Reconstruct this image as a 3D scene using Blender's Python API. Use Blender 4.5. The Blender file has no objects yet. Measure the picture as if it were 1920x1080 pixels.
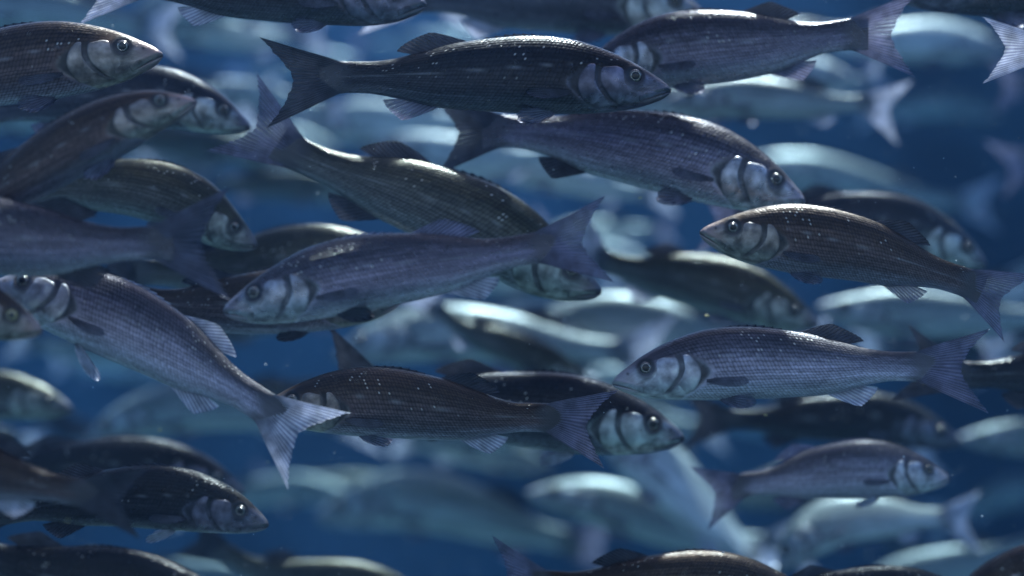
import bpy, math, random
import numpy as np
from mathutils import Vector

# ------------------------------------------------------------------ camera, light, exposure
SC = bpy.context.scene
COL = SC.collection
FPX = 1920 * 50.0 / 36.0
cam_d = bpy.data.cameras.new('camera')
cam = bpy.data.objects.new('camera', cam_d)
COL.objects.link(cam)
cam.location = (0, 0, 0)
cam.rotation_euler = (math.radians(90), 0, 0)
cam_d.lens = 50
cam_d.sensor_width = 36
cam_d.clip_end = 200
cam_d.clip_start = 0.02
cam_d.dof.use_dof = True
cam_d.dof.focus_distance = 1.82
cam_d.dof.aperture_fstop = 1.02
SC.camera = cam

SUN_EL, SUN_AZ = 64.0, 158.0          # azimuth measured from -Y (behind the camera) towards +X
world = bpy.data.worlds.new('World')
SC.world = world
world.use_nodes = True
wn = world.node_tree
wn.nodes.clear()
sky = wn.nodes.new('ShaderNodeTexSky')
sky.sky_type = 'NISHITA'
sky.sun_disc = False
sky.sun_elevation = math.radians(SUN_EL)
sky.sun_rotation = math.radians(180 - SUN_AZ)
bg = wn.nodes.new('ShaderNodeBackground')
bg.inputs['Strength'].default_value = 0.12
wo = wn.nodes.new('ShaderNodeOutputWorld')
tint = wn.nodes.new('ShaderNodeMix'); tint.data_type = 'RGBA'; tint.blend_type = 'MULTIPLY'
tint.inputs[0].default_value = 1.0; tint.inputs[7].default_value = (1.0, 0.72, 0.76, 1)
wn.links.new(sky.outputs[0], tint.inputs[6])
wn.links.new(tint.outputs[2], bg.inputs['Color'])
wn.links.new(bg.outputs[0], wo.inputs['Surface'])

sun_d = bpy.data.lights.new('sun', 'SUN')
sun_d.energy = 5.0
sun_d.angle = math.radians(3.0)
sun_d.color = (1.0, 0.80, 0.74)
sun = bpy.data.objects.new('sun', sun_d)
COL.objects.link(sun)
el, az = math.radians(SUN_EL), math.radians(SUN_AZ)
sdir = Vector((math.sin(az) * math.cos(el), -math.cos(az) * math.cos(el), math.sin(el)))
sun.rotation_euler = sdir.to_track_quat('Z', 'Y').to_euler()

SC.view_settings.view_transform = 'Standard'
SC.view_settings.look = 'None'
SC.view_settings.exposure = 2.3
SC.view_settings.gamma = 1.0
SC.cycles.max_bounces = 6
SC.cycles.volume_bounces = 1
SC.cycles.transparent_max_bounces = 12
SC.cycles.sample_clamp_indirect = 4.0
SC.cycles.use_denoising = True

# ------------------------------------------------------------------ helpers
def lin(a, b, t): return a + (b - a) * t
def sstep(a, b, x):
    t = np.clip((x - a) / (b - a), 0, 1)
    return t * t * (3 - 2 * t)

def link(name, me, mat=None, parent=None):
    o = bpy.data.objects.new(name, me)
    COL.objects.link(o)
    if mat is not None: me.materials.append(mat)
    if parent is not None: o.parent = parent
    return o

def mesh_np(name, V, F, uv=None, attrs=None, smooth=True):
    """V (n,3); F (m,4) or (m,3) index array; uv per vertex (n,2); attrs dict name->(n,) floats"""
    me = bpy.data.meshes.new(name)
    V = np.asarray(V, dtype=np.float32); F = np.asarray(F, dtype=np.int32)
    k = F.shape[1]
    me.vertices.add(len(V)); me.vertices.foreach_set('co', V.ravel())
    me.loops.add(F.size); me.loops.foreach_set('vertex_index', F.ravel())
    me.polygons.add(len(F))
    me.polygons.foreach_set('loop_start', np.arange(0, F.size, k, dtype=np.int32))
    me.polygons.foreach_set('loop_total', np.full(len(F), k, dtype=np.int32))
    if uv is not None:
        l = me.uv_layers.new(name='uv')
        l.data.foreach_set('uv', np.asarray(uv, dtype=np.float32)[F.ravel()].ravel())
    if attrs:
        for n, a in attrs.items():
            at = me.attributes.new(n, 'FLOAT', 'POINT')
            at.data.foreach_set('value', np.asarray(a, dtype=np.float32))
    me.polygons.foreach_set('use_smooth', np.full(len(F), smooth))
    me.update(calc_edges=True)
    me.validate()
    return me

def grid_faces(nu, nv, wrap_v=False, flip=False):
    i = np.arange(nu - 1)[:, None]
    j = np.arange(nv if wrap_v else nv - 1)[None, :]
    j2 = (j + 1) % nv
    a = i * nv + j; b = i * nv + j2; c = (i + 1) * nv + j2; d = (i + 1) * nv + j
    F = np.stack([a, b, c, d], -1).reshape(-1, 4)
    return F[:, ::-1] if flip else F

def nodes(mat):
    mat.use_nodes = True
    t = mat.node_tree
    t.nodes.clear()
    out = t.nodes.new('ShaderNodeOutputMaterial')
    return t, out

class NT:
    """small node building helper"""
    def __init__(s, t): s.t = t
    def n(s, typ, **kw):
        nd = s.t.nodes.new(typ)
        for k, v in kw.items():
            if k.startswith('_'): setattr(nd, k[1:], v)
        return nd
    def link(s, a, b): s.t.links.new(a, b)
    def m(s, op, a, b=None, c=None, clamp=False):
        nd = s.t.nodes.new('ShaderNodeMath'); nd.operation = op; nd.use_clamp = clamp
        for i, x in enumerate((a, b, c)):
            if x is None: continue
            if isinstance(x, (int, float)): nd.inputs[i].default_value = x
            else: s.link(x, nd.inputs[i])
        return nd.outputs[0]
    def ramp(s, fac, stops, interp='LINEAR'):
        nd = s.t.nodes.new('ShaderNodeValToRGB'); nd.color_ramp.interpolation = interp
        e = nd.color_ramp.elements
        while len(e) < len(stops): e.new(0.5)
        for k, (p, c) in enumerate(stops):
            e[k].position = p
            e[k].color = (c[0], c[1], c[2], 1) if not isinstance(c, (int, float)) else (c, c, c, 1)
        s.link(fac, nd.inputs[0]); return nd.outputs[0]
    def mix(s, fac, a, b, typ='MIX'):
        nd = s.t.nodes.new('ShaderNodeMix'); nd.data_type = 'RGBA'; nd.blend_type = typ
        for i, x in ((0, fac), (6, a), (7, b)):
            if isinstance(x, (int, float)): nd.inputs[i].default_value = x
            elif isinstance(x, tuple): nd.inputs[i].default_value = (*x, 1)
            else: s.link(x, nd.inputs[i])
        return nd.outputs[2]
    def attr(s, name):
        nd = s.t.nodes.new('ShaderNodeAttribute'); nd.attribute_name = name
        return nd.outputs['Fac']

# ------------------------------------------------------------------ materials
def fish_skin(name, back, flank, belly, gloss=0.30, metal=0.75, snout=(0.22, 0.20, 0.23), pl=(0.50, 0.49, 0.53)):
    mat = bpy.data.materials.new(name)
    t, out = nodes(mat); N = NT(t)
    uv = N.n('ShaderNodeUVMap'); uv.uv_map = 'uv'          # u, v measured in scales
    sep = N.n('ShaderNodeSeparateXYZ'); N.link(uv.outputs[0], sep.inputs[0])
    oi = N.n('ShaderNodeObjectInfo')
    u, v = N.m('ADD', sep.outputs[0], N.m('MULTIPLY', oi.outputs['Random'], 900.0)), sep.outputs[1]
    uvc = N.n('ShaderNodeCombineXYZ'); N.link(u, uvc.inputs[0]); N.link(v, uvc.inputs[1])
    class _U: outputs = [uvc.outputs[0]]
    uv = _U
    sh = N.n('ShaderNodeCombineXYZ')
    N.link(N.m('ADD', u, N.m('MULTIPLY', v, 0.5)), sh.inputs[0]); N.link(v, sh.inputs[1])
    vor = N.n('ShaderNodeTexVoronoi'); vor.voronoi_dimensions = '2D'; vor.feature = 'F1'
    vor.inputs['Scale'].default_value = 1.0; vor.inputs['Randomness'].default_value = 0.22
    N.link(sh.outputs[0], vor.inputs['Vector'])
    scale_mask = N.attr('scaly'); hgt = N.attr('high'); mark = N.attr('mark'); plate = N.attr('plate'); lat = N.attr('lateral')
    # broad tone from belly (0) to back (1), uneven
    oc = N.n('ShaderNodeTexCoord')
    no = N.n('ShaderNodeTexNoise'); no.inputs['Scale'].default_value = 9; no.inputs['Detail'].default_value = 4
    mp = N.n('ShaderNodeMapping'); mp.inputs['Scale'].default_value = (0.035, 0.11, 1)
    N.link(uv.outputs[0], mp.inputs[0]); N.link(mp.outputs[0], no.inputs['Vector'])
    h2 = N.m('ADD', hgt, N.m('MULTIPLY', N.m('SUBTRACT', no.outputs[0], 0.5), 0.22))
    base = N.ramp(h2, [(0.0, belly), (0.30, flank), (0.56, tuple(lin(flank[i], back[i], .45) for i in range(3))), (0.80, back), (1.0, tuple(c * .8 for c in back))])
    sm = N.n('ShaderNodeMapping'); sm.inputs['Scale'].default_value = (0.045, 0.42, 1)
    N.link(uv.outputs[0], sm.inputs[0])
    sn_ = N.n('ShaderNodeTexNoise'); sn_.inputs['Scale'].default_value = 1.0; sn_.inputs['Detail'].default_value = 5
    N.link(sm.outputs[0], sn_.inputs['Vector'])
    base = N.mix(1.0, base, N.ramp(sn_.outputs[0], [(0.30, 0.66), (0.5, 0.95), (0.72, 1.5)]), 'MULTIPLY')  # bright streaks along the body, mirrored flashes painted into the colour
    # per-scale tone
    cs = N.n('ShaderNodeSeparateXYZ'); N.link(vor.outputs['Color'], cs.inputs[0])
    tone = N.m('MULTIPLY_ADD', cs.outputs[0], 0.35, 0.85)
    edge = N.ramp(vor.outputs['Distance'], [(0.25, 1.08), (0.62, 0.42)])
    tone = N.m('MULTIPLY', tone, edge)
    tone = N.m('ADD', N.m('MULTIPLY', tone, scale_mask), N.m('SUBTRACT', 1.0, scale_mask))
    tcol = N.n('ShaderNodeCombineXYZ')
    for i in range(3): N.link(tone, tcol.inputs[i])
    base = N.mix(1.0, base, tcol.outputs[0], 'MULTIPLY')
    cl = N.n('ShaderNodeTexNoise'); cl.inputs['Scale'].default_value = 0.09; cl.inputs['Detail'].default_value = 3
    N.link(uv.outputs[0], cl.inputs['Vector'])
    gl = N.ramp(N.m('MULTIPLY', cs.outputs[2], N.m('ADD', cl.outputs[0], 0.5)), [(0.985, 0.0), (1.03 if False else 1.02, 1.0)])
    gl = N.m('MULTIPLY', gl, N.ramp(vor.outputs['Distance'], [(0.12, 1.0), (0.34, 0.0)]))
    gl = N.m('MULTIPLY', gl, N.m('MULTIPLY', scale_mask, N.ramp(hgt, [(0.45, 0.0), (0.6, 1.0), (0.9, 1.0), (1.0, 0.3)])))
    base = N.mix(gl, base, (0.60, 0.56, 0.50))  # glints: scattered scales painted bright in the base colour
    row = N.m('POWER', N.m('ABSOLUTE', N.m('SINE', N.m('MULTIPLY', v, 1.5708))), 0.7)
    rowm = N.m('SUBTRACT', 1.0, N.m('MULTIPLY', N.m('MULTIPLY', scale_mask, 0.14), row))
    rc = N.n('ShaderNodeCombineXYZ')
    for i in range(3): N.link(rowm, rc.inputs[i])
    base = N.mix(1.0, base, rc.outputs[0], 'MULTIPLY')
    # lateral line
    base = N.mix(N.m('MULTIPLY', lat, 0.35), base, (0.42, 0.42, 0.44))
    # bare silver head plates and dark pigment
    pn = N.n('ShaderNodeTexNoise'); pn.inputs['Scale'].default_value = 0.28; pn.inputs['Detail'].default_value = 5
    N.link(uv.outputs[0], pn.inputs['Vector'])
    pc = N.ramp(pn.outputs[0], [(0.32, tuple(c * .35 for c in pl)), (0.46, tuple(c * .7 for c in pl)), (0.56, pl), (0.68, tuple(min(.9, c * 1.45) for c in pl))])
    base = N.mix(plate, base, pc)
    base = N.mix(N.m('MULTIPLY', N.attr('stalk'), 0.85), base, (0.10, 0.094, 0.105))
    base = N.mix(N.m('MULTIPLY', N.attr('snout'), 0.75), base, snout)
    base = N.mix(mark, base, (0.012, 0.010, 0.012))
    P = N.n('ShaderNodeBsdfPrincipled')
    N.link(base, P.inputs['Base Color'])
    met = N.m('MULTIPLY', N.m('SUBTRACT', 1.0, N.m('MULTIPLY', mark, 0.9)), metal)
    N.link(met, P.inputs['Metallic'])
    r = N.m('ADD', N.m('MULTIPLY', cs.outputs[1], 0.16), gloss)
    N.link(r, P.inputs['Roughness'])
    P.inputs['Coat Weight'].default_value = 0.35
    P.inputs['Coat Roughness'].default_value = 0.18
    P.inputs['Coat IOR'].default_value = 1.33
    # scale relief: each scale is a small tilted dome
    tilt = N.m('MULTIPLY', N.m('SUBTRACT', cs.outputs[2], 0.5), 0.0)
    dome = N.m('SUBTRACT', 1.0, vor.outputs['Distance'])
    # the rear rim of every scale stands proud
    pos = N.n('ShaderNodeSeparateXYZ'); N.link(vor.outputs['Position'], pos.inputs[0])
    rel = N.n('ShaderNodeSeparateXYZ'); N.link(sh.outputs[0], rel.inputs[0])
    dx = N.m('SUBTRACT', rel.outputs[0], pos.outputs[0]); dy = N.m('SUBTRACT', rel.outputs[1], pos.outputs[1])
    rx = N.m('MULTIPLY', dx, N.m('MULTIPLY_ADD', N.m('POWER', cs.outputs[0], 2.0), 0.5, 0.2))
    ry = N.m('MULTIPLY', dy, N.m('MULTIPLY', cs.outputs[2], -0.5))
    hh = N.m('ADD', N.m('ADD', dome, rx), ry)
    hh = N.m('MULTIPLY', hh, scale_mask)
    fine = N.n('ShaderNodeTexNoise'); fine.inputs['Scale'].default_value = 1.6; fine.inputs['Detail'].default_value = 6
    N.link(uv.outputs[0], fine.inputs['Vector'])
    hh = N.m('ADD', hh, N.m('MULTIPLY', fine.outputs[0], N.m('SUBTRACT', 0.6, N.m('MULTIPLY', scale_mask, 0.45))))
    bp = N.n('ShaderNodeBump'); bp.inputs['Strength'].default_value = 0.75; bp.inputs['Distance'].default_value = 0.0008
    N.link(hh, bp.inputs['Height']); N.link(bp.outputs[0], P.inputs['Normal'])
    N.link(bp.outputs[0], P.inputs['Coat Normal'])
    N.link(P.outputs[0], out.inputs['Surface'])
    return mat

def fin_mat(name, mem, ray, alpha=0.75):
    mat = bpy.data.materials.new(name)
    t, out = nodes(mat); N = NT(t)
    rayv = N.attr('ray'); root = N.attr('root'); mott = N.attr('edge')
    no = N.n('ShaderNodeTexNoise'); no.inputs['Scale'].default_value = 60; no.inputs['Detail'].default_value = 4
    tc = N.n('ShaderNodeTexCoord'); N.link(tc.outputs['Object'], no.inputs['Vector'])
    col = N.mix(rayv, mem, ray)
    nn = N.ramp(no.outputs[0], [(0.3, 0.55), (0.7, 1.25)])
    col = N.mix(1.0, col, nn, 'MULTIPLY')
    col = N.mix(N.m('MULTIPLY', N.m('POWER', N.m('SUBTRACT', 1.0, root), 5.0), 0.8), col, (0.11, 0.105, 0.125))
    P = N.n('ShaderNodeBsdfPrincipled')
    N.link(col, P.inputs['Base Color'])
    P.inputs['Roughness'].default_value = 0.38
    P.inputs['Specular IOR Level'].default_value = 0.5
    P.inputs['Metallic'].default_value = 0.25
    tr = N.n('ShaderNodeBsdfTranslucent'); N.link(col, tr.inputs['Color'])
    mx = N.n('ShaderNodeMixShader'); mx.inputs[0].default_value = 0.35
    N.link(P.outputs[0], mx.inputs[1]); N.link(tr.outputs[0], mx.inputs[2])
    tp = N.n('ShaderNodeBsdfTransparent')
    # opaque at the fleshy root and on the rays, clearer membrane towards the edge
    op = N.m('ADD', N.m('MULTIPLY', rayv, 0.35), N.m('ADD', N.m('MULTIPLY', N.m('SUBTRACT', 1.0, root), 0.35), alpha - 0.3), clamp=True)
    m2 = N.n('ShaderNodeMixShader'); N.link(op, m2.inputs[0])
    N.link(tp.outputs[0], m2.inputs[1]); N.link(mx.outputs[0], m2.inputs[2])
    N.link(m2.outputs[0], out.inputs['Surface'])
    return mat

def plain(name, col, rough=0.4, metal=0.0, coat=0.0, noise=0.0, nscale=30.0, bump=0.0):
    mat = bpy.data.materials.new(name)
    t, out = nodes(mat); N = NT(t)
    P = N.n('ShaderNodeBsdfPrincipled')
    if noise:
        tc = N.n('ShaderNodeTexCoord')
        no = N.n('ShaderNodeTexNoise'); no.inputs['Scale'].default_value = nscale; no.inputs['Detail'].default_value = 6
        N.link(tc.outputs['Object'], no.inputs['Vector'])
        c = N.ramp(no.outputs[0], [(0.36, tuple(x * (1 - noise) for x in col)), (0.64, tuple(min(1, x * (1 + noise)) for x in col))])
        if bump:
            n2 = N.n('ShaderNodeTexNoise'); n2.inputs['Scale'].default_value = nscale * 3.5; n2.inputs['Detail'].default_value = 5
            N.link(tc.outputs['Object'], n2.inputs['Vector'])
            c = N.mix(N.ramp(n2.outputs[0], [(0.38, 0.45), (0.50, 0.0)]), c, tuple(x * .35 for x in col))
            N.link(N.m('MULTIPLY_ADD', n2.outputs[0], 0.35, rough - .1), P.inputs['Roughness'])
        N.link(c, P.inputs['Base Color'])
        if bump:
            bp = N.n('ShaderNodeBump'); bp.inputs['Distance'].default_value = bump
            N.link(no.outputs[0], bp.inputs['Height']); N.link(bp.outputs[0], P.inputs['Normal'])
    else:
        P.inputs['Base Color'].default_value = (*col, 1)
    P.inputs['Roughness'].default_value = rough
    P.inputs['Metallic'].default_value = metal
    P.inputs['Coat Weight'].default_value = coat
    P.inputs['Coat Roughness'].default_value = 0.05
    N.link(P.outputs[0], out.inputs['Surface'])
    return mat

SKIN = {
    'dark':   fish_skin('skin_dark_slate', (0.018, 0.015, 0.015), (0.068, 0.062, 0.072), (0.20, 0.19, 0.23), gloss=.26, pl=(0.24, 0.22, 0.29)),
    'slate':  fish_skin('skin_slate_silver_head', (0.030, 0.029, 0.036), (0.13, 0.13, 0.165), (0.36, 0.36, 0.44), gloss=.27, pl=(0.66, 0.67, 0.68)),
    'brown':  fish_skin('skin_brown_back', (0.070, 0.042, 0.028), (0.19, 0.135, 0.14), (0.46, 0.42, 0.54), gloss=.28, snout=(0.50, 0.36, 0.33), pl=(0.42, 0.36, 0.33)),
    'violet': fish_skin('skin_violet_grey', (0.085, 0.070, 0.080), (0.38, 0.33, 0.44), (0.72, 0.67, 0.80), gloss=.25, snout=(0.40, 0.32, 0.33), pl=(0.56, 0.53, 0.58)),
    'lilac':  fish_skin('skin_lilac_side', (0.095, 0.080, 0.095), (0.64, 0.58, 0.72), (0.76, 0.73, 0.86), gloss=.30, metal=.60, snout=(0.50, 0.42, 0.42), pl=(0.64, 0.62, 0.68)),  # lighter flank colour stands in for stronger reflected light
    'olive':  fish_skin('skin_olive_back', (0.060, 0.054, 0.034), (0.22, 0.21, 0.20), (0.42, 0.43, 0.46), gloss=.28, pl=(0.46, 0.46, 0.44)),
    'white':  fish_skin('skin_white_bright', (0.45, 0.50, 0.52), (0.88, 0.90, 0.92), (0.92, 0.93, 0.95), gloss=.40, metal=.15),  # near white all over, painting in the brightness of far highlights
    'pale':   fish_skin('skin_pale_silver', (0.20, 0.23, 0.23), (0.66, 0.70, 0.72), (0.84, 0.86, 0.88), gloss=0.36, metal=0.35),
}
FIN = {
    'slate':  fin_mat('fin_slate', (0.075, 0.072, 0.11), (0.24, 0.23, 0.32), 0.99),
    'grey':   fin_mat('fin_grey', (0.13, 0.12, 0.16), (0.26, 0.25, 0.31), 0.55),
    'dark':   fin_mat('fin_dark', (0.045, 0.045, 0.065), (0.12, 0.115, 0.14), 0.92),
    'violet': fin_mat('fin_violet', (0.20, 0.18, 0.29), (0.42, 0.39, 0.52), 0.72),
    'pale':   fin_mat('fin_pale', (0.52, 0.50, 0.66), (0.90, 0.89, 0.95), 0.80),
}
IRIS = plain('iris_silver', (0.13, 0.11, 0.10), 0.25, 0.7, 1.0, noise=0.4, nscale=150)
IRIS_Y = plain('iris_yellow', (0.55, 0.42, 0.16), 0.25, 0.6, 1.0, noise=0.3, nscale=150)
RING = plain('eye_ring', (0.75, 0.68, 0.60), 0.22, 0.9, 0.5)
PUPIL = plain('pupil_black', (0.003, 0.003, 0.004), 0.06, 0.0, 1.0)

# ------------------------------------------------------------------ the shape of a sea bass, in units of its standard length
PS = np.array([0, .012, .03, .057, .11, .177, .244, .311, .378, .445, .512, .579, .645, .712, .779, .846, .913, .967, 1.0, 1.03, 1.05])
PU = np.array([.003, .016, .029, .045, .0735, .102, .124, .1385, .1440, .1425, .1355, .1260, .1137, .0957, .0750, .0573, .0490, .0485, .0495, .050, .050])
PL = np.array([.008, .020, .032, .044, .062, .075, .0825, .0865, .089, .0895, .0885, .0870, .0850, .0800, .0660, .0530, .0460, .0470, .0495, .050, .050])
WS = np.array([0, .012, .03, .057, .11, .177, .244, .311, .378, .445, .512, .579, .645, .712, .779, .846, .913, .967, 1.0, 1.03, 1.05])
PW = np.array([.003, .013, .021, .029, .042, .052, .058, .062, .0635, .0630, .0600, .0555, .0500, .0430, .0350, .0265, .0190, .0130, .0085, .0035, .0015])

def pchip(xs, ys, x):
    h = np.diff(xs); d = np.diff(ys) / h
    m = np.zeros_like(ys)
    for i in range(1, len(xs) - 1):
        if d[i - 1] * d[i] > 0:
            w1 = 2 * h[i] + h[i - 1]; w2 = h[i] + 2 * h[i - 1]
            m[i] = (w1 + w2) / (w1 / d[i - 1] + w2 / d[i])
    m[0], m[-1] = d[0], d[-1]
    x = np.clip(x, xs[0], xs[-1])
    k = np.clip(np.searchsorted(xs, x) - 1, 0, len(xs) - 2)
    t = (x - xs[k]) / h[k]
    return (ys[k] * (2 * t**3 - 3 * t**2 + 1) + h[k] * m[k] * (t**3 - 2 * t**2 + t) + ys[k + 1] * (-2 * t**3 + 3 * t**2) + h[k] * m[k + 1] * (t**3 - t**2))

TT = np.linspace(0, 1.05, 420)
LU, LL, LW = pchip(PS, PU, TT), pchip(PS, PL, TT), pchip(WS, PW, TT)
def up(s): return np.interp(s, TT, LU)
def lo(s): return np.interp(s, TT, LL)
def wd(s): return np.interp(s, TT, LW)

def seg_dist(s, z, a, b):
    ax, az_ = a; bx, bz = b
    dx, dz = bx - ax, bz - az_
    t = np.clip(((s - ax) * dx + (z - az_) * dz) / (dx * dx + dz * dz), 0, 1)
    return np.hypot(s - (ax + t * dx), z - (az_ + t * dz))

EYE = (0.112, 0.030)
def relief(s, z):
    """outward offset of the side surface"""
    d = seg_dist(s, z, (-0.01, -0.001), (0.075, -0.034))
    r = -0.0050 * np.exp(-(d / 0.0042) ** 2)
    r += 0.0022 * np.exp(-(seg_dist(s, z, (0.012, 0.006), (0.09, -0.026)) / 0.006) ** 2)
    e = np.hypot(s - EYE[0], z - EYE[1])
    r += 0.0025 * np.exp(-((e - 0.029) / 0.006) ** 2) - 0.003 * np.exp(-(e / 0.02) ** 2)
    # gill chamber opening
    g = s - gill_s(z)
    m = sstep(-.066, -.05, z) * (1 - sstep(.05, .066, z))
    r += -0.0050 * sstep(-0.006, 0.004, s - oper_s(z)) * (1 - sstep(-0.010, 0.016, g)) * m
    g2 = s - pre_s(z)
    r += -0.0045 * np.exp(-((g2 - 0.004) / 0.007) ** 2) * m
    return r
def gill_s(z):  return 0.314 - 5.2 * (np.abs(z) ** 2 + .0001) ** .75 - 0.10 * z
def pre_s(z):   return 0.217 - np.where(z < .02, 10.0, 7.0) * (z - .02) ** 2
def oper_s(z):  return 0.278 - 9.0 * (z + .004) ** 2
def markf(s, z):
    m = sstep(-.068, -.050, z) * (1 - sstep(.048, .066, z))
    g = s - gill_s(z)
    a = sstep(-0.012, 0.0, s - oper_s(z)) * (1 - sstep(-0.008, 0.014, g)) * m
    g2 = s - pre_s(z)
    b = sstep(-0.006, 0.0, g2) * (1 - sstep(0.016, 0.026, g2)) * m
    e = np.hypot((s - EYE[0]), (z - EYE[1]))
    c = 0.85 * (1 - sstep(0.024, 0.040, e))
    d = 0.8 * np.exp(-(seg_dist(s, z, (-0.01, -0.001), (0.075, -0.034)) / 0.0030) ** 2)
    n = 0.9 * np.exp(-(np.hypot(s - 0.052, z - 0.020) / 0.0045) ** 2)
    return np.clip(np.maximum.reduce([a * .84, b * .68, c, d, n]), 0, 1)
def platef(s, z):
    hd = 1 - sstep(0.0, 0.012, s - gill_s(z))
    return hd * (1 - sstep(0.012, 0.055, z)) * sstep(0.02, .08, s)
LATZ = lambda s: 0.050 - 0.052 * sstep(0.28, 0.95, s) + 0.004 * np.sin(s * 9)

class Frames:
    """the bent body axis: maps (s, side offset, height) to world space"""
    def __init__(f, P, roll, fork=1.13):
        P = np.array(P, float)
        # catmull-rom through the control points
        Q = np.vstack([2 * P[0] - P[1], P, 2 * P[-1] - P[-2]])
        pts = []
        for i in range(1, len(Q) - 2):
            t0, t1, t2, t3 = 0.0, 0.0, 0.0, 0.0
            a, b, c, d = Q[i - 1], Q[i], Q[i + 1], Q[i + 2]
            def tj(ti, p, q): return ti + max(np.linalg.norm(q - p), 1e-9) ** 0.5
            t1 = tj(t0, a, b); t2 = tj(t1, b, c); t3 = tj(t2, c, d)
            t = np.linspace(t1, t2, 30, endpoint=False)[:, None]
            A1 = (t1 - t) / (t1 - t0) * a + (t - t0) / (t1 - t0) * b
            A2 = (t2 - t) / (t2 - t1) * b + (t - t1) / (t2 - t1) * c
            A3 = (t3 - t) / (t3 - t2) * c + (t - t2) / (t3 - t2) * d
            B1 = (t2 - t) / (t2 - t0) * A1 + (t - t0) / (t2 - t0) * A2
            B2 = (t3 - t) / (t3 - t1) * A2 + (t - t1) / (t3 - t1) * A3
            pts.append((t2 - t) / (t2 - t1) * B1 + (t - t1) / (t2 - t1) * B2)
        pts = np.vstack(pts + [P[-1:]])
        L = np.concatenate([[0], np.cumsum(np.linalg.norm(np.diff(pts, axis=0), axis=1))])
        f.SL = L[-1] / fork
        s = L / f.SL
        f.s = np.linspace(0, fork, 160)
        f.p = np.stack([np.interp(f.s, s, pts[:, i]) for i in range(3)], -1)
        for _ in range(6): f.p[1:-1] = (f.p[:-2] + 2 * f.p[1:-1] + f.p[2:]) / 4
        ext = fork + np.linspace(0.01, 0.35, 20)
        dv = (f.p[-1] - f.p[-6]) / (f.s[-1] - f.s[-6])
        f.p = np.vstack([f.p, f.p[-1] + (ext - fork)[:, None] * dv]); f.s = np.concatenate([f.s, ext])
        T = np.gradient(f.p, axis=0); T /= np.linalg.norm(T, axis=1)[:, None]
        T[:12] = T[12]                     # the skull does not bend
        for i in range(11, -1, -1): f.p[i] = f.p[12] - T[12] * (f.s[12] - f.s[i]) * f.SL
        U = np.array([0, 0, 1.0])[None] - T * T[:, 2:3]
        U /= np.linalg.norm(U, axis=1)[:, None]
        W = np.cross(T, U)
        r = np.radians(roll)
        f.U = U * np.cos(r) + W * np.sin(r); f.W = W * np.cos(r) - U * np.sin(r); f.T = T
    def __call__(f, s, y, z, root):
        sh = s.shape
        s1 = s.ravel()
        g = lambda A: np.stack([np.interp(s1, f.s, A[:, i]) for i in range(3)], -1)
        p = g(f.p); U = g(f.U); W = g(f.W)
        e = np.clip(s1, None, 0)[:, None] * f.T[0] * f.SL
        return p + e + W * (y.ravel() * f.SL)[:, None] + U * (z.ravel() * f.SL)[:, None] - root

def side_y(s, z, hf):
    """half width of the body at height z"""
    zz = np.where(z >= 0, z / (up(s) * hf), z / (lo(s) * hf))
    q = np.clip(1 - np.abs(zz) ** 2.3, 0, 1) ** 0.55
    return wd(s) * q

def build_body(fr, root, hf, ns, nt, wf=1.0):
    sh = np.concatenate([np.linspace(0, 1, int(ns * .50), endpoint=False) ** 1.25 * 0.33, np.linspace(.33, 1.05, int(ns * .50) + 1)])
    th = np.linspace(0, 2 * np.pi, nt, endpoint=False)
    S, TH = np.meshgrid(sh, th, indexing='ij')
    c, sn = np.cos(TH), np.sin(TH)
    z = np.sign(sn) * np.abs(sn) ** 1.0 * np.where(sn >= 0, up(S), lo(S)) * hf
    y = np.sign(c) * np.abs(c) ** 0.88 * wd(S) * wf
    rl = relief(S, z / hf) * np.abs(c) ** 0.7
    y = y + np.sign(c) * rl
    V = fr(S, y, z, root)
    F = grid_faces(len(sh), nt, wrap_v=True, flip=True)
    # closing fans as quads onto a centre vertex (degenerate free triangles would break the quad array)
    arc = np.cumsum(np.hypot(np.diff(y, axis=1, prepend=y[:, :1]), np.diff(z, axis=1, prepend=z[:, :1])), axis=1)
    u = S * 84; v = z / .0135 + np.sign(c) * 40
    v = np.where(c >= 0, np.arcsin(np.clip(sn, -1, 1)) * 9.0, 60 + np.arcsin(np.clip(sn, -1, 1)) * 9.0)
    zz = z / hf
    at = {'high': np.clip((sn + 1) / 2, 0, 1), 'mark': markf(S, zz) * (np.abs(c) > .12), 'plate': platef(S, zz),
          'scaly': (1 - .8 * sstep(.97, 1.0, S)) * sstep(0.0, 0.012, S - gill_s(zz) - .015) + (1 - sstep(-.02, 0.02, S - 0.30)) * sstep(.045, .065, zz) * sstep(.13, .2, S) * .7,
          'stalk': sstep(.93, 1.0, S + .012 * np.sin(TH * 5)),
          'snout': (1 - sstep(.02, .11, S)) * (1 - .6 * sstep(.02, .05, zz)),
          'lateral': np.exp(-((zz - LATZ(S)) / 0.0016) ** 2) * (S > .30) * (S < 1.0)}
    at['scaly'] = np.clip(at['scaly'], 0, 1)
    me = mesh_np('body', V, F, np.stack([u.ravel(), v.ravel()], -1), {k: a.ravel() for k, a in at.items()})
    return me

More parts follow.
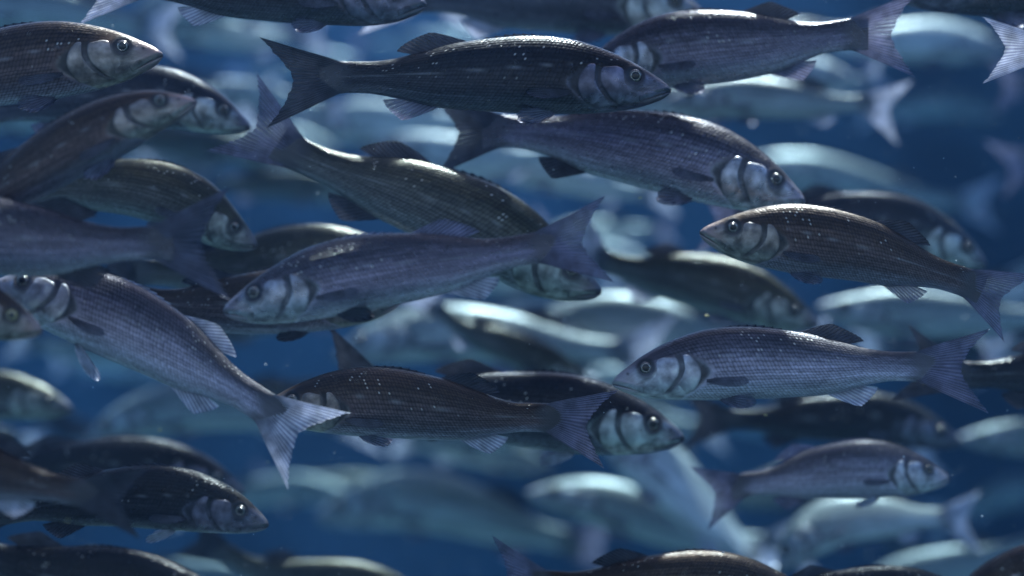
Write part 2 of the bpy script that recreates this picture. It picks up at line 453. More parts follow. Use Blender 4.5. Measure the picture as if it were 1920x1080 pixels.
def build_patch(  fr, root, hf, side, loop, off, nr=7, wf=1.0, lift_rear=0.0):
    """a domed plate on the flank: loop = outline in (s, z)"""
    loop = np.array(loop, float)
    n = 64
    L = np.vstack([loop, loop[:1]])
    d = np.concatenate([[0], np.cumsum(np.linalg.norm(np.diff(L, axis=0), axis=1))])
    t = np.linspace(0, d[-1], n, endpoint=False)
    B = np.stack([np.interp(t, d, L[:, 0]), np.interp(t, d, L[:, 1])], -1)
    for _ in range(1): B = (np.roll(B, 1, 0) + 2 * B + np.roll(B, -1, 0)) / 4
    c = B.mean(0)
    r = np.array([0.02, .25, .5, .7, .84, .94, 1.0, 1.0])
    R = r[:, None]
    s = c[0] + (B[None, :, 0] - c[0]) * R
    z = (c[1] + (B[None, :, 1] - c[1]) * R)
    o = off * (0.55 + 0.45 * (1 - R ** 3)) + 0 * s
    fr_ = np.clip((c[0] - s) / .022, 0, 1)
    o = o * (1 - fr_) - .0012 * fr_ * R ** 4
    o[-1] = -0.004
    o = o + lift_rear * np.clip((s - c[0]) / 0.05, 0, 1)*(np.arange(len(r)) < len(r)-1)[:, None]
    y = (side_y(s, z * hf, hf) * wf + np.minimum(relief(s, z), 0) * 0.0 + o)
    V = fr(s, side * y, z * hf, root)
    F = grid_faces(len(r), n, wrap_v=True, flip=(side > 0))
    rear = np.clip((s - c[0]) / .03, 0, 1)
    at = {'plate': 1 + 0 * s, 'high': .5 + 0 * s, 'mark': np.clip((R - .80) / .2, 0, 1) ** 2 * (.15 + .55 * rear) + 0 * s}
    uv = np.stack([(s * 84).ravel() + 31 * side, (z / .0125).ravel()], -1)
    return mesh_np('plate', V, F, uv, {k: a.ravel() for k, a in at.items()})

def build_fin(fr, root, A, Bp, nray, thick, corr, nv=9, scallop=0.0, ycurve=None, rank=4):
    """A, Bp: functions t -> (s, y, z) of the fin root and the fin edge; a thin closed blade ribbed by its rays"""
    nu = nray * rank + 1
    t = np.linspace(0, 1, nu)
    v = np.linspace(0, 1, nv)
    a = np.stack(A(t), -1); b = np.stack(Bp(t), -1)
    ph = t * nray * 2 * np.pi
    ray = (0.5 + 0.5 * np.cos(ph)) ** 1.5
    Tm, Vm = np.meshgrid(t, v, indexing='ij')
    vv = Vm * (1 - scallop * (1 - ray)[:, None] * Vm)
    pt = a[:, None] + (b - a)[:, None] * vv[..., None]
    rib = ray[:, None] * (1 - .6 * Vm) * corr
    th = (thick * (1 - .85 * Vm) + rib) * (1 - 0.0 * Vm)
    th[0] *= .3; th[-1] *= .3
    bend = ycurve(Tm, Vm) if ycurve else 0 * Tm
    out = []
    for sg in (1, -1):
        y = pt[..., 1] + sg * th + bend
        out.append((pt[..., 0], y, pt[..., 2]))
    # the blade's normal is the side direction (fins in the body's middle plane)
    V1 = fr(*out[0], root); V2 = fr(*out[1], root)
    F1 = grid_faces(nu, nv); F2 = grid_faces(nu, nv, flip=True) + nu * nv
    # rim
    idx = np.arange(nu * nv).reshape(nu, nv)
    rim = np.concatenate([idx[0, :], idx[1:, -1], idx[-1, -2::-1]])
    R = np.stack([rim[:-1], rim[1:], rim[1:] + nu * nv, rim[:-1] + nu * nv], -1)
    V = np.vstack([V1, V2]); F = np.vstack([F1, F2, R])
    rr = np.tile(np.broadcast_to(ray[:, None], Tm.shape).ravel(), 2)
    vr = np.tile(Vm.ravel(), 2)
    return mesh_np('fin', V, F, None, {'ray': rr, 'root': vr})

def build_paired_fin(fr, root, base, dirn, spread, length, width, nray, side, curl=0.0):
    """pectoral / pelvic fin: root point, blade direction and spread direction in (s, y, z)"""
    base = np.array(base); dirn = np.array(dirn, float); dirn /= np.linalg.norm(dirn)
    spread = np.array(spread, float); spread -= dirn * spread.dot(dirn); spread /= np.linalg.norm(spread)
    nrm = np.cross(dirn, spread)
    nu, nv = nray * 3 + 1, 8
    t = np.linspace(0, 1, nu); v = np.linspace(0, 1, nv)
    T_, V_ = np.meshgrid(t, v, indexing='ij')
    ang = (T_ - .35) * width / length
    # front rays longest, rear edge rounded
    ln = length * np.clip(1 - 1.0 * np.abs(T_ - .28) ** 1.8 * 1.5, .15, 1)
    rootw = 0.18 * width
    ray = (0.5 + 0.5 * np.cos(T_ * nray * 2 * np.pi)) ** 1.5
    P = base + dirn * (np.cos(ang) * ln * V_)[..., None] + spread * (np.sin(ang) * ln * V_ + (T_ - .5) * rootw)[..., None]
    P = P + nrm * (curl * length * V_ ** 2)[..., None]
    th = (0.0016 + .0012 * ray) * (1 - .8 * V_)
    A = P + nrm * th[..., None]; B = P - nrm * th[..., None]
    V1 = fr(A[..., 0], side * A[..., 1], A[..., 2], root); V2 = fr(B[..., 0], side * B[..., 1], B[..., 2], root)
    F1 = grid_faces(nu, nv); F2 = grid_faces(nu, nv, flip=True) + nu * nv
    idx = np.arange(nu * nv).reshape(nu, nv)
    rim = np.concatenate([idx[0, :], idx[1:, -1], idx[-1, -2::-1]])
    R = np.stack([rim[:-1], rim[1:], rim[1:] + nu * nv, rim[:-1] + nu * nv], -1)
    F = np.vstack([F1, F2, R])
    if side < 0: F = F[:, ::-1]
    return mesh_np('fin', np.vstack([V1, V2]), F, None, {'ray': np.tile(ray.ravel(), 2), 'root': np.tile(V_.ravel(), 2)})

def build_dome(fr, root, hf, side, s0, z0, r, y0, bulge, rr=None, n=28, wf=1.0):
    """disc bulging sideways out of the head (eyeball, pupil); with rr an open ring"""
    q = np.array([0.03, .3, .55, .75, .9, 1.0, 1.0]) if rr is None else np.array([rr, lin(rr, 1, .3), lin(rr, 1, .7), 1.0])
    a = np.linspace(0, 2 * np.pi, n, endpoint=False)
    Q, A = np.meshgrid(q, a, indexing='ij')
    s = s0 + r * Q * np.cos(A); z = z0 * hf + r * Q * np.sin(A)
    if rr is None:
        y = y0 + bulge * np.sqrt(np.clip(1 - Q ** 2 * .96, 0, 1)); y[-1] = y0 - .012
    else:
        y = y0 + bulge * np.array([-.4, .9, 1.0, -1.6])[:, None] + 0 * Q
    V = fr(s, side * y, z, root)
    return mesh_np('dome', V, grid_faces(len(q), n, wrap_v=True, flip=(side > 0)))

def unproj(px, py, d): return np.array([(px - 960) / FPX * d, d, (540 - py) / FPX * d])

FISH = []
def fish(pts, d, label, skin='dark', fin='violet', dt=None, bow=0.0, hf=1.05, wf=1.0, roll=0.0, tail=1.0, tailfin=None, ds=.85, anal=None,
         pelvic='violet', pect='grey', dfin='dark', pdrop=.22, lod=2, d1=0.012, group='sea bass in the near shoal', plate=None, iris=None, pec_open=0.12, plv=1.0):
    """pts: body axis nose ... tail root, tail fork in photograph pixels; d nose depth, dt tail depth, bow = sideways bend"""
    n = len(pts)
    dt = d if dt is None else dt
    P = []
    for i, (x, y) in enumerate(pts):
        t = i / (n - 1)
        P.append(unproj(x, y, lin(d, dt, t) + bow * math.sin(math.pi * t)))
    fr = Frames(P, roll)
    root = np.array([np.interp(.45, fr.s, fr.p[:, i]) for i in range(3)])
    rt = bpy.data.objects.new('sea_bass', None); COL.objects.link(rt)
    rt.location = root; rt.empty_display_size = .05
    rt['label'] = label; rt['category'] = 'fish'
    if group: rt['group'] = group
    ns, nt = {0: (44, 24), 1: (90, 40), 2: (170, 72), 3: (220, 96)}[lod]
    link('body', build_body(fr, root, hf, ns, nt, wf), SKIN[skin], rt)
    # tail
    H = 0.138 * tail
    sd = random.Random(label + 'x').uniform(0, 6)
    def A(t): z = (t * 2 - 1) * 0.046 * hf; return (0.985 + 0 * t, 0 * t, z)
    def B(t):
        v = t * 2 - 1; a = np.abs(v)
        nick = .003 * np.sin(t * 29 + sd) * np.sin(t * 13 + 2 * sd) + .0012 * np.sin(t * 71 + sd)
        return (1.13 + nick + 0.088 * a ** 1.3, 0 * t, np.sign(v) * (a ** 0.92) * H)
    rk = {0: 2, 1: 3, 2: 4, 3: 5}[lod]
    ysc = random.Random(label).uniform(-.03, .03)
    bend = lambda T, V: ysc * V ** 2 + 0.012 * V * np.sin(T * 5 + ysc * 90)
    def Bc(t): return B(t)
    link('tail_fin', build_fin(fr, root, A, Bc, 21, .0045, .0014, 9 if lod > 0 else 5, .010, bend, rk), FIN[tailfin or fin], rt)
    # second dorsal
    k = ds
    def A(t): s = lin(.60, .765, t); return (s, 0 * t, up(s) * hf - .006)
    def B(t):
        s = lin(.60, .765, t)
        g = sstep(-.12, .34, t)
        h = k * (0.050 * (1 - t) ** .55 * g + .012 * t)
        return (s + .085 * k * (1 - .35 * t) * g + .012, 0 * t, up(s) * hf - .006 + h)
    link('dorsal_fin', build_fin(fr, root, A, B, 12, .0022, .0015, 7 if lod else 4, .02, lambda T, V: .004 * np.sin(T * 7) * V, rk), FIN[dfin], rt)
    if lod >= 1:
        # first, spiny dorsal, mostly laid flat
        def A(t): s = lin(.335, .55, t); return (s, 0 * t, up(s) * hf - .005)
        def B(t):
            s = lin(.335, .55, t)
            h = d1 * (np.sin(np.pi * np.clip(t * .85 + .12, 0, 1)) ** .7)
            return (s + .035, 0 * t, up(s + .02) * hf - .004 + h)
        link('spiny_dorsal_fin', build_fin(fr, root, A, B, 8, .0022, .0016, 6, .30, None, rk), FIN[dfin], rt)
    # anal
    def A(t): s = lin(.685, .80, t); return (s, 0 * t, -lo(s) * hf + .006)
    def B(t):
        s = lin(.685, .80, t)
        g = sstep(-.12, .34, t)
        h = 0.060 * (1 - t) ** .55 * g + .008 * t
        return (s + .09 * (1 - .35 * t) * g, 0 * t, -lo(s) * hf + .006 - h)
    link('anal_fin', build_fin(fr, root, A, B, 9, .0022, .0015, 7 if lod else 4, .02, None, rk), FIN[anal or fin], rt)
    for side in (1, -1):
        b = (.345, .018, -float(lo(np.array(.345))) * hf + .006)
        link('pelvic_fin', build_paired_fin(fr, root, b, (1, .12, -pdrop), (.3, -.5, -1), .115 * plv, .07, 6, side, .05), FIN[pelvic], rt)
        b = (.298, float(wd(np.array(.298))) * wf * .96, -.030)
        link('pectoral_fin', build_paired_fin(fr, root, b, (1, pec_open, -.12), (-.1, .1, -1), .135, .055, 9, side, .03), FIN[pect], rt)
    if lod >= 1:
        pm = SKIN[skin]
        zz = np.linspace(-.060, .058, 12)
        for side in (1, -1):
            gl = [(float(oper_s(z)) + .004, z) for z in zz] + [(float(pre_s(z)) + .015 + .12 * max(z, 0) , z) for z in zz[::-1]]
            link('gill_cover', build_patch(fr, root, hf, side, gl, .0030, wf=wf, lift_rear=.002), pm, rt)
            z2 = np.linspace(-.064, .050, 11)
            ck = [(float(pre_s(z)) - .001, z) for z in z2] + [(.168, .056), (.150, .050), (.141, .030), (.134, .008), (.112, -.004), (.096, -.024), (.098, -.048), (.12, -.060)]
            link('cheek_plate', build_patch(fr, root, hf, side, ck, .0026, wf=wf, lift_rear=.0012), pm, rt)
            mx = [(.018, -.002), (.045, -.006), (.075, -.016), (.098, -.030), (.094, -.046), (.070, -.034), (.040, -.019), (.014, -.009)]
            link('upper_jaw', build_patch(fr, root, hf, side, mx, .0026, wf=wf), pm, rt)
            y0 = float(side_y(np.array(EYE[0]), np.array(EYE[1] * hf), hf)) * wf
            eb = link('eye', build_dome(fr, root, hf, side, EYE[0], EYE[1], .0198, y0 - .0025, .0072), iris or IRIS, rt)
            link('pupil', build_dome(fr, root, hf, side, EYE[0] - .001, EYE[1], .0118, y0 + .0025, .0036), PUPIL, eb)
            link('eye_ring', build_dome(fr, root, hf, side, EYE[0] - .001, EYE[1], .0142, y0 + .0036, .0008, rr=.86), RING, eb)
    FISH.append(rt)
    return rt

# ------------------------------------------------------------------ the tank
rock = plain('tank_render', (0.10, 0.12, 0.15), 0.85, noise=0.5, nscale=1.3)
sand = plain('tank_floor_sand', (0.07, 0.07, 0.065), 0.9, noise=0.3, nscale=8)
def slab(name, lo_, hi_, mat):
    x0, y0, z0 = lo_; x1, y1, z1 = hi_
    V = [(x, y, z) for x in (x0, x1) for y in (y0, y1) for z in (z0, z1)]
    F = [(0, 1, 3, 2), (4, 6, 7, 5), (0, 4, 5, 1), (2, 3, 7, 6), (0, 2, 6, 4), (1, 5, 7, 3)]
    me = mesh_np(name, V, F, smooth=False)
    o = link(name, me, mat); o['kind'] = 'structure'; return o
TX, TY0, TY1, TZ0, TZ1 = 6.5, -2.2, 9.0, -3.0, 2.6
slab('tank_floor', (-TX, TY0, TZ0 - .3), (TX, TY1, TZ0), sand)
slab('back_wall', (-TX, TY1 + .003, TZ0 - .3), (TX, TY1 + .3, TZ1), rock)
slab('left_wall', (-TX - .3, TY0, TZ0 - .3), (-TX - .003, TY1 + .3, TZ1), rock)
slab('right_wall', (TX + .003, TY0, TZ0 - .3), (TX + .3, TY1 + .3, TZ1), rock)
slab('unseen_fill_wall', (-TX - .3, TY0 - .3, TZ0 - .3), (TX + .3, TY0 - .003, TZ1), plain('fill_wall_plaster', (0.17, 0.15, 0.165), 0.8, noise=0.2, nscale=2))  # unseen wall behind the camera, added and toned as front fill

slab('added_shade_slab', (1.6, 3.6, TZ1 - .25), (5.2, 8.4, TZ1 - .1), rock)  # unseen slab, added to darken the water on the right
slab('added_shade_bar', (-TX + .01, 5.6, TZ1 - .25), (-.8, 6.6, TZ1 - .1), rock)  # unseen bar, added for patchy light in the far water
gr = random.Random(21)
bars = []
x = -3.2
while x < 3.4:
    w = gr.uniform(.05, .18); bars.append((x, w)); x += w + gr.uniform(.12, .42)
for k, (x, w) in enumerate(bars):
    slab('added_shade_bar', (x, -1.2, TZ1 - .52), (x + w, gr.uniform(2.2, 5.2), TZ1 - .44), rock)  # unseen bars, added to dapple the light on the near fish
y = -.9
while y < 3.4:
    w = gr.uniform(.05, .16)
    slab('added_shade_bar', (-3.4, y, TZ1 - .40), (3.5, y + w, TZ1 - .34), rock); y += w + gr.uniform(.25, .7)  # crossing bars, added for the same dappled shade
def haze():
    me = mesh_np('haze', [(x, y, z) for x in (-TX - .8, TX + .8) for y in (TY0 - .8, TY1 + .8) for z in (TZ0 - 1.3, TZ1 + .15)],
                 [(0, 1, 3, 2), (4, 6, 7, 5), (0, 4, 5, 1), (2, 3, 7, 6), (0, 2, 6, 4), (1, 5, 7, 3)], smooth=False)
    mat = bpy.data.materials.new('blue_water_haze'); t, out = nodes(mat)
    pv = t.nodes.new('ShaderNodeVolumePrincipled')
    pv.inputs['Color'].default_value = (0.0072, 0.0158, 0.0350, 1)
    pv.inputs['Absorption Color'].default_value = (0.11, 0.54, 0.74, 1)
    pv.inputs['Density'].default_value = 0.22
    pv.inputs['Anisotropy'].default_value = 0.1
    t.links.new(pv.outputs[0], out.inputs['Volume'])
    o = link('haze', me, mat); o['kind'] = 'stuff'
haze()

# ------------------------------------------------------------------ the near shoal, placed from the photograph
fish([(1258,169),(1140,163),(1000,157),(860,152),(740,148),(632,145),(550,152)], 1.80, 'dark scaly sea bass swimming right at top centre, sharpest of all, nose over another fish', 'dark','dark', lod=3, hf=1.0, plate='dark', pect='dark', anal='violet', roll=2)
fish([(1128,548),(1020,508),(900,440),(760,372),(640,325),(548,283),(478,238)], 1.98, 'arched speckled sea bass, tail under the top fish, middle crossed by the centre fish', 'olive','violet', dt=1.95, anal='dark', plate='dark', lod=3, hf=1.05)
fish([(1510,380),(1400,345),(1280,312),(1150,280),(1030,256),(935,246),(858,250)], 1.96, 'speckled blue grey sea bass directly under the top centre fish, bright gill stripes', 'violet','dark', dt=2.0, hf=1.12, lod=3, roll=8)
fish([(1085,140),(1200,118),(1320,104),(1450,88),(1530,74),(1600,64),(1672,62)], 2.0, 'dark sea bass swimming left at the top right, head behind the top centre fish', 'violet','violet', dt=1.92, hf=1.18, tail=1.1)
fish([(418,584),(520,562),(640,536),(760,513),(890,488),(1010,464),(1092,455)], 1.70, 'violet grey sea bass swimming left across the centre, brownish head', 'violet','violet', lod=3, anal='pale', plate='brown', pelvic='dark', hf=1.02, dfin='violet', roll=-8)
fish([(1312,435),(1400,449),(1500,464),(1620,480),(1730,506),(1825,535),(1880,560)], 1.78, 'brown backed sea bass swimming left at the right, dark gill crescent and drooping tail', 'brown','violet', hf=1.1, plate='brown', lod=3)
fish([(1148,718),(1260,704),(1400,696),(1540,692),(1650,688),(1745,688),(1800,692)], 1.78, 'bright backed violet sea bass swimming left at the lower right, pale upper tail edge', 'lilac','violet', hf=1.02, lod=3, anal='pale', roll=-9)
fish([(490,765),(600,766),(720,770),(850,778),(950,783),(1030,784),(1100,795)], 1.86, 'dark sea bass swimming left below the centre, head hidden behind a violet tail', 'brown','violet', hf=1.05, plate='dark', anal='pale')
fish([(-20,535),(70,558),(170,597),(280,645),(390,702),(492,762),(560,815)], 1.72, 'pale sided sea bass sloping from the upper left down to a fanned tail', 'lilac','violet', hf=1.12, tail=1.16, tailfin='pale', pelvic='pale', anal='pale', lod=3, plv=1.2, dfin='pale', pdrop=0.75, roll=-14)
fish([(-330,425),(-190,440),(-50,455),(80,462),(200,460),(300,455),(375,455)], 1.62, 'big blue bellied sea bass at the left edge, only rear body and tail showing', 'violet','dark', tailfin='slate', hf=1.05, tail=1.25, dfin='dark')
fish([(80,622),(0,600),(-100,580),(-220,565),(-340,560),(-440,560),(-500,560)], 1.60, 'brown sea bass head with a yellow eye poking in at the left edge', 'brown','violet', hf=1.05, iris=IRIS_Y, plate='brown')
fish([(368,190),(285,214),(190,262),(90,315),(-10,370),(-110,425),(-180,470)], 1.66, 'slim violet sea bass climbing up right at the left, pinkish snout', 'brown','violet', hf=.92, plate='brown', lod=3)
fish([(305,102),(220,112),(110,128),(-20,145),(-160,165),(-300,190),(-370,200)], 1.80, 'brown backed sea bass at the top left corner, golden gill cover', 'brown','violet', hf=1.05, plate='brown', lod=3)
fish([(470,240),(395,215),(300,196),(190,192),(80,200),(-20,210),(-80,215)], 2.06, 'grey sea bass peeking out between two brown fish at the upper left', 'slate','violet', hf=1.0)
fish([(482,462),(420,432),(340,390),(250,362),(160,355),(60,362),(-10,370)], 1.98, 'olive sea bass with white jaw behind the big dark tail', 'olive','dark', hf=1.1)
fish([(770,500),(670,492),(560,498),(460,510),(360,515),(270,510),(200,510)], 2.16, 'dark olive sea bass behind the nose of the centre fish, only its back showing', 'olive','dark', hf=1.05)
fish([(750,565),(650,572),(550,578),(450,580),(350,575),(250,560),(180,550)], 1.96, 'dark sea bass under the centre fish nose, behind a pale dorsal fin', 'brown','dark', hf=1.05, pelvic='dark')
fish([(800,8),(715,4),(610,-6),(490,-14),(370,-22),(260,-30),(190,-30)], 1.75, 'grey sea bass cut by the top edge, left of the middle', 'dark','pale', hf=1.1)
fish([(1322,28),(1220,20),(1100,12),(980,6),(870,0),(790,-5),(720,-5)], 2.2, 'blurred slate blue sea bass cut by the top edge behind the top fish', 'slate','pale', hf=1.1)
fish([(2420,60),(2330,62),(2230,70),(2130,78),(2030,86),(1950,90),(1885,92)], 1.78, 'violet forked tail reaching in at the top right edge', 'violet','pale', tail=.95)
fish([(1660,-20),(1780,-28),(1900,-28),(2020,-24),(2140,-20),(2250,-15),(2330,-15)], 2.0, 'dark belly of a sea bass cut by the top right corner', 'dark','dark', hf=1.15)
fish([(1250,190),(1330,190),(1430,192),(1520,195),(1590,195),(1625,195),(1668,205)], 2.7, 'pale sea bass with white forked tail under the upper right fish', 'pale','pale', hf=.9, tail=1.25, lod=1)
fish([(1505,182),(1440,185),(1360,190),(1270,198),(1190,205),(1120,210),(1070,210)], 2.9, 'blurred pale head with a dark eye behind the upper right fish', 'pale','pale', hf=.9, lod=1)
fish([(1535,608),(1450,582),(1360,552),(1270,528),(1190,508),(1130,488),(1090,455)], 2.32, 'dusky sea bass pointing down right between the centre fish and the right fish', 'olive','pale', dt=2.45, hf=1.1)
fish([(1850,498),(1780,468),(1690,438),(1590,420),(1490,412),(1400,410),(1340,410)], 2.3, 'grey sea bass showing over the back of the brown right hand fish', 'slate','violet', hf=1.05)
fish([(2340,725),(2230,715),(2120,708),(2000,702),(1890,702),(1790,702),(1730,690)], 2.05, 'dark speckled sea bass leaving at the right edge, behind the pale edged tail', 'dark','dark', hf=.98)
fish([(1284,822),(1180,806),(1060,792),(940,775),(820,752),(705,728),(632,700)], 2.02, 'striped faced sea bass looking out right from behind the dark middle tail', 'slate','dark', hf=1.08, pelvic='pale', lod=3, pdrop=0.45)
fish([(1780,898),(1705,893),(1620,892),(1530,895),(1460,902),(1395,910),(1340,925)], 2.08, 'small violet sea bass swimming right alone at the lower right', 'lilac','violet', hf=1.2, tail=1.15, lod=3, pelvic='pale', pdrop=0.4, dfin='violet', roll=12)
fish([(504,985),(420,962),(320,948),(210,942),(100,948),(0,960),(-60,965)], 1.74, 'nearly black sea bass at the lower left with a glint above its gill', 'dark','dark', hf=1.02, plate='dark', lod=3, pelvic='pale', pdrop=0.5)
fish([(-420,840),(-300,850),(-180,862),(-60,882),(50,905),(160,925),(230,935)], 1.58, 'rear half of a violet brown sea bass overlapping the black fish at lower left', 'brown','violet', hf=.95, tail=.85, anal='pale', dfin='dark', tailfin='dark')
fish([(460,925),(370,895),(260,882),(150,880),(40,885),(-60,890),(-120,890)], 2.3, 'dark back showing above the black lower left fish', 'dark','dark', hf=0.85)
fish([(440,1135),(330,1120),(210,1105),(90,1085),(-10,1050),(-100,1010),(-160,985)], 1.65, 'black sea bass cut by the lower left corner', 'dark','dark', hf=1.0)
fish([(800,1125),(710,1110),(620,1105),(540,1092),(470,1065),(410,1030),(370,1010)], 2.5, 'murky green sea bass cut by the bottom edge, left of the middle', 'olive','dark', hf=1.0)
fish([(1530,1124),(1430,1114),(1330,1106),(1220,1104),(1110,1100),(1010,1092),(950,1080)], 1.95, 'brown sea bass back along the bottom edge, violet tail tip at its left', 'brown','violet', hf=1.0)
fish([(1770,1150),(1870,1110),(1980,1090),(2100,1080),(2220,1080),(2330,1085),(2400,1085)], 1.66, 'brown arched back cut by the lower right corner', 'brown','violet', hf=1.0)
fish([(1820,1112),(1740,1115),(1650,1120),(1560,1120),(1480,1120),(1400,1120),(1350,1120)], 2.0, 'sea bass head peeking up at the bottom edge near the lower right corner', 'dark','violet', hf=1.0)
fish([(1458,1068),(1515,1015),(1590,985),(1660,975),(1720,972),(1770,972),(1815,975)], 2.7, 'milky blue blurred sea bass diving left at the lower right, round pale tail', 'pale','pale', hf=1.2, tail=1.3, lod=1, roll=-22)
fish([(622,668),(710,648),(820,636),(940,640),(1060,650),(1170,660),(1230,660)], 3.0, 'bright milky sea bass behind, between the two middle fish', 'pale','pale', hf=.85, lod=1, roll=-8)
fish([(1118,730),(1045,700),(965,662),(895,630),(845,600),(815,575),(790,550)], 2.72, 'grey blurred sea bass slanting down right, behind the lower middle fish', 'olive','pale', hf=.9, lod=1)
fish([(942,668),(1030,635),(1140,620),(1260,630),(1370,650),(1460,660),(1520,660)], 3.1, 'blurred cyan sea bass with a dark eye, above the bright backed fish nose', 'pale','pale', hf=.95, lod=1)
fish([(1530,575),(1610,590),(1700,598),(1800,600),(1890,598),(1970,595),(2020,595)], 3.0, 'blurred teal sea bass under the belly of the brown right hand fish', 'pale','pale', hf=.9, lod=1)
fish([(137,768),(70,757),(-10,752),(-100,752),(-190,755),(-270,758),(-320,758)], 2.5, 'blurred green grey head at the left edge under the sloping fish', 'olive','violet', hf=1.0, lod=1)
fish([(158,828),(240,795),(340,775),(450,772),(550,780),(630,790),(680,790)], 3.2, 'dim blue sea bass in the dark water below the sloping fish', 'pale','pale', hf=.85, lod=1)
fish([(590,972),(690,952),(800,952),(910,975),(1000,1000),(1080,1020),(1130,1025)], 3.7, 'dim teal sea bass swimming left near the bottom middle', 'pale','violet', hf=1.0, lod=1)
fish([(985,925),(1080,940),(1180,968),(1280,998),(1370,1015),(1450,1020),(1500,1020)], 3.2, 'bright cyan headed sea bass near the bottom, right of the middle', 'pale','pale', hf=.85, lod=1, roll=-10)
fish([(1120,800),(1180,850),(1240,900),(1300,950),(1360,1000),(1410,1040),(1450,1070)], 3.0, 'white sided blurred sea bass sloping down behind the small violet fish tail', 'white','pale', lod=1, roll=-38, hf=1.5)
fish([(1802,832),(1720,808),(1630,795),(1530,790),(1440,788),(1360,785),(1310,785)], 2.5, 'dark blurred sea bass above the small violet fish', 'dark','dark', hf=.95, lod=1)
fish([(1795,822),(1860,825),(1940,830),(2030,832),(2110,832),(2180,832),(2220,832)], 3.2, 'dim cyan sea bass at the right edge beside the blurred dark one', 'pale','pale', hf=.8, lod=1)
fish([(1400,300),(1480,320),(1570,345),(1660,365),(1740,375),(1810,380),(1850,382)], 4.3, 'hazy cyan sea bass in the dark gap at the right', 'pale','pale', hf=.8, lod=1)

fish([(1175,560),(1215,580),(1262,600),(1310,612),(1352,622),(1392,640),(1420,655)], 3.3, 'small white glinting sea bass behind the dusky one, above the bright backed fish', 'white','pale', hf=1.1, lod=1, roll=-35)  # white fish from here down are added as bright patches in the water
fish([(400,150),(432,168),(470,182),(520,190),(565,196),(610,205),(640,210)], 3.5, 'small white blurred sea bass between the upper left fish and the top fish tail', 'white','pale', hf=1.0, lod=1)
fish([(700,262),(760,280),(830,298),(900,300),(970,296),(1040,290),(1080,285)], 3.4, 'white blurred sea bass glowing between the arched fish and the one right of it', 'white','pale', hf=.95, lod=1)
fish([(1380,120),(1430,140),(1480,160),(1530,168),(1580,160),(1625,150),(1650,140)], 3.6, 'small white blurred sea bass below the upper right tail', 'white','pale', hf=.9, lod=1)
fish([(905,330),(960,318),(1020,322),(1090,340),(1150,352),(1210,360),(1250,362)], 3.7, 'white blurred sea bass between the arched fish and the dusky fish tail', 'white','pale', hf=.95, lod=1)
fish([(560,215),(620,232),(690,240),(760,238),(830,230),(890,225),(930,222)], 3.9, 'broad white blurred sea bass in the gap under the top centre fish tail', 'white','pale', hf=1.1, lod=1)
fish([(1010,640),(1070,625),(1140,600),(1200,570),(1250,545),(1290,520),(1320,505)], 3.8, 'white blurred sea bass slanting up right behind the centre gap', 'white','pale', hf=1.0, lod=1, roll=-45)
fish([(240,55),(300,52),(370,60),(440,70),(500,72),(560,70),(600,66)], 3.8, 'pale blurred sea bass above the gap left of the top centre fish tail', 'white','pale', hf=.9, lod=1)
LAND = [(930, 140, 'top centre fish'), (760, 390, 'arched speckled fish'), (1200, 310, 'fish under the top centre one'), (1400, 100, 'top right fish'),
        (720, 530, 'violet centre fish'), (1560, 470, 'brown right hand fish'), (1450, 690, 'bright backed fish'), (780, 770, 'dark lower middle fish'),
        (280, 640, 'sloping left fish'), (150, 120, 'top left brown fish'), (180, 280, 'climbing left fish'), (150, 460, 'big blue bellied fish'),
        (1560, 895, 'small violet fish'), (300, 950, 'black lower left fish'), (1800, 90, 'tail at the top right edge'), (1320, 550, 'dusky middle right fish'),
        (1250, 1060, 'brown back at the bottom edge'), (560, 1060, 'murky green bottom fish'), (1850, 1040, 'brown lower right corner back'), (1850, 700, 'speckled fish at the right edge')]
SEEN = {}
HIDDEN = {(5, 2), (5, 4), (5, 11), (5, 16), (5, 17), (5, 20), (5, 34), (8, 2), (8, 3), (8, 4), (8, 9), (8, 11), (8, 13), (8, 14), (8, 15), (8, 16), (8, 19), (8, 21), (8, 23), (8, 24), (8, 25), (8, 29), (8, 30), (8, 32), (8, 37), (8, 39), (8, 41), (8, 47), (8, 51), (8, 54), (8, 56), (8, 59), (8, 60), (8, 62), (8, 64)}   # wholly behind nearer fish
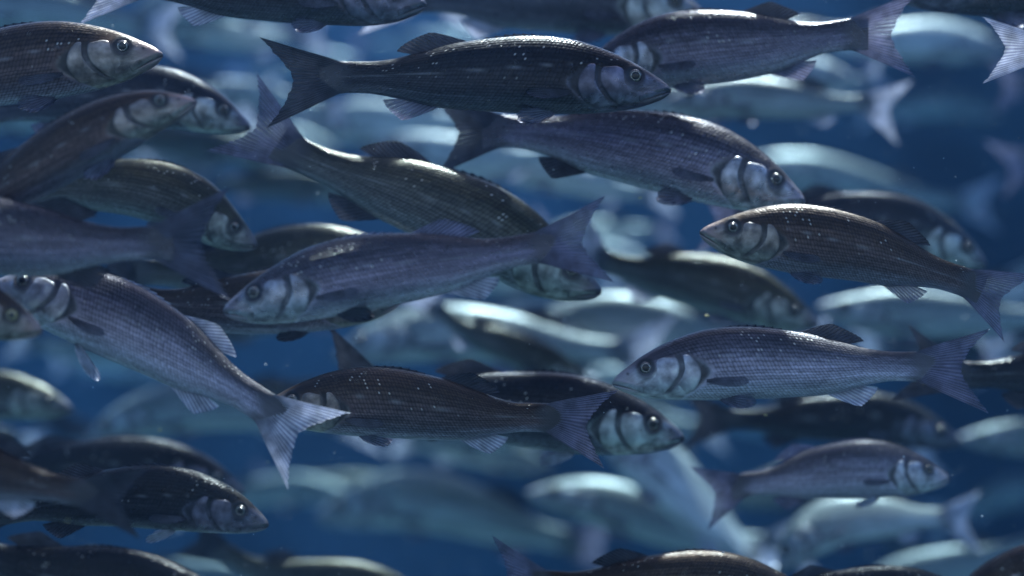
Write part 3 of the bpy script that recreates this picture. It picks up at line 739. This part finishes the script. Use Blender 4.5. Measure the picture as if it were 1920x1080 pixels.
def far_fish(n, y0, y1, s0):
    r = random.Random(s0)
    k = 0
    while k < n:
        d = r.uniform(y0, y1)
        px, py = r.uniform(-250, 2150), r.uniform(-80, 1150)
        if 1560 < px < 1980 and 110 < py < 440 and r.random() < .85: continue
        if py > 880 and r.random() < .35: continue
        k += 1
        Lp = r.uniform(.38, .52) * FPX / d
        face = 1 if r.random() < .55 else -1
        a = r.gauss(0, .16) + (.22 if face > 0 and r.random() < .4 else 0)
        c, sn = math.cos(a), math.sin(a)
        bowp = r.uniform(-.06, .06) * Lp
        pts = []
        for i, t in enumerate((0, .17, .34, .51, .68, .87, 1.0)):
            q = (t - .45) * Lp * 1.13
            w = bowp * math.sin(math.pi * t)
            pts.append((px - face * q * c - w * sn, py - q * sn + w * c))
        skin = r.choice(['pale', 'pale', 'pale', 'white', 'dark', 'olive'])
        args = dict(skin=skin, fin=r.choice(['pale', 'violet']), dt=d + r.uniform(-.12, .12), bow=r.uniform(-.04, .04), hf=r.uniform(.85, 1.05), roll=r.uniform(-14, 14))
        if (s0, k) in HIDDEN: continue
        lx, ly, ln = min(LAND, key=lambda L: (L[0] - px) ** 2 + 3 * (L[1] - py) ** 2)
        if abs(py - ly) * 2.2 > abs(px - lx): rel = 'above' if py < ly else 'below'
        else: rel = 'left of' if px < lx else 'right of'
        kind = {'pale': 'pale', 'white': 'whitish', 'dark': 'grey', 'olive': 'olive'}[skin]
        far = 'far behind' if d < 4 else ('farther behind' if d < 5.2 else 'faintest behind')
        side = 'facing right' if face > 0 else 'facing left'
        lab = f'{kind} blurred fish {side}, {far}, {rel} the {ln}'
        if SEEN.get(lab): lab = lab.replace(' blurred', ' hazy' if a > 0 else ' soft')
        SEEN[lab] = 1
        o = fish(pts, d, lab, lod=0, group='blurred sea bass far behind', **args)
        o['_k'] = f'{s0},{k}'
far_fish(34, 3.1, 4.0, 5)
far_fish(64, 4.0, 6.5, 8)
# ------------------------------------------------------------------ drifting specks and food flakes
def specks():
    r = random.Random(3)
    V, F = [], []
    for k in range(1700):
        d = r.uniform(1.0, 3.2)
        c = unproj(r.uniform(-60, 1980), r.uniform(-40, 1120), d)
        q = r.uniform(.00022, .0007) * (2.4 if r.random() < .06 else 1) * d / 1.8
        b = len(V)
        for ax in range(3):
            for sg in (-1, 1):
                v = c.copy(); v[ax] += sg * q * r.uniform(.6, 1.4); V.append(v)
        for x in (0, 1):
            for y in (2, 3):
                for z in (4, 5): F.append((b + x, b + y, b + z))
    me = mesh_np('floating_specks', V, F, smooth=False)
    o = link('floating_specks', me, plain('speck_white', (.75, .78, .8), .5)); o['kind'] = 'stuff'
specks()
flm = plain('flake_yellow', (.62, .50, .22), .6)
for (px, py, d, sz, lab) in [(1200, 371, 1.7, 7, 'tiny yellow food flake in front of the fish under the top centre fish'),
                         (300, 806, 1.62, 8, 'tiny yellow food flake below the tail end of the sloping fish'),
                         (1326, 592, 1.7, 9, 'tiny yellow food flake above the back of the bright backed fish'),
                         (127, 976, 1.52, 7, 'tiny yellow food flake over the lower left fish'),
                         (1435, 778, 1.7, 8, 'tiny yellow food flake under the belly of the bright backed fish'),
                         (502, 866, 1.62, 5, 'tiny yellow food flake left of the pale fanned tail tip')]:
    r = random.Random(px)
    w = sz / FPX * d * .5
    V = [(w * (math.cos(a) * r.uniform(.7, 1.2)), k * w * .18, w * .5 * math.sin(a) * r.uniform(.6, 1.2)) for k in (-1, 1) for a in [i * math.pi / 3 for i in range(6)]]
    F = [(i, (i + 1) % 6, 6 + (i + 1) % 6, 6 + i) for i in range(6)] + [(0, 3, 2, 1), (0, 5, 4, 3), (6, 7, 8, 9), (6, 9, 10, 11)]
    o = link('food_flake', mesh_np('food_flake', V, F, smooth=False), flm)
    o.location = unproj(px, py, d); o.rotation_euler = (0, r.uniform(-.6, .6), r.uniform(-.5, .5))
    o['label'] = lab; o['category'] = 'food flake'; o['group'] = 'food flakes drifting among the fish'
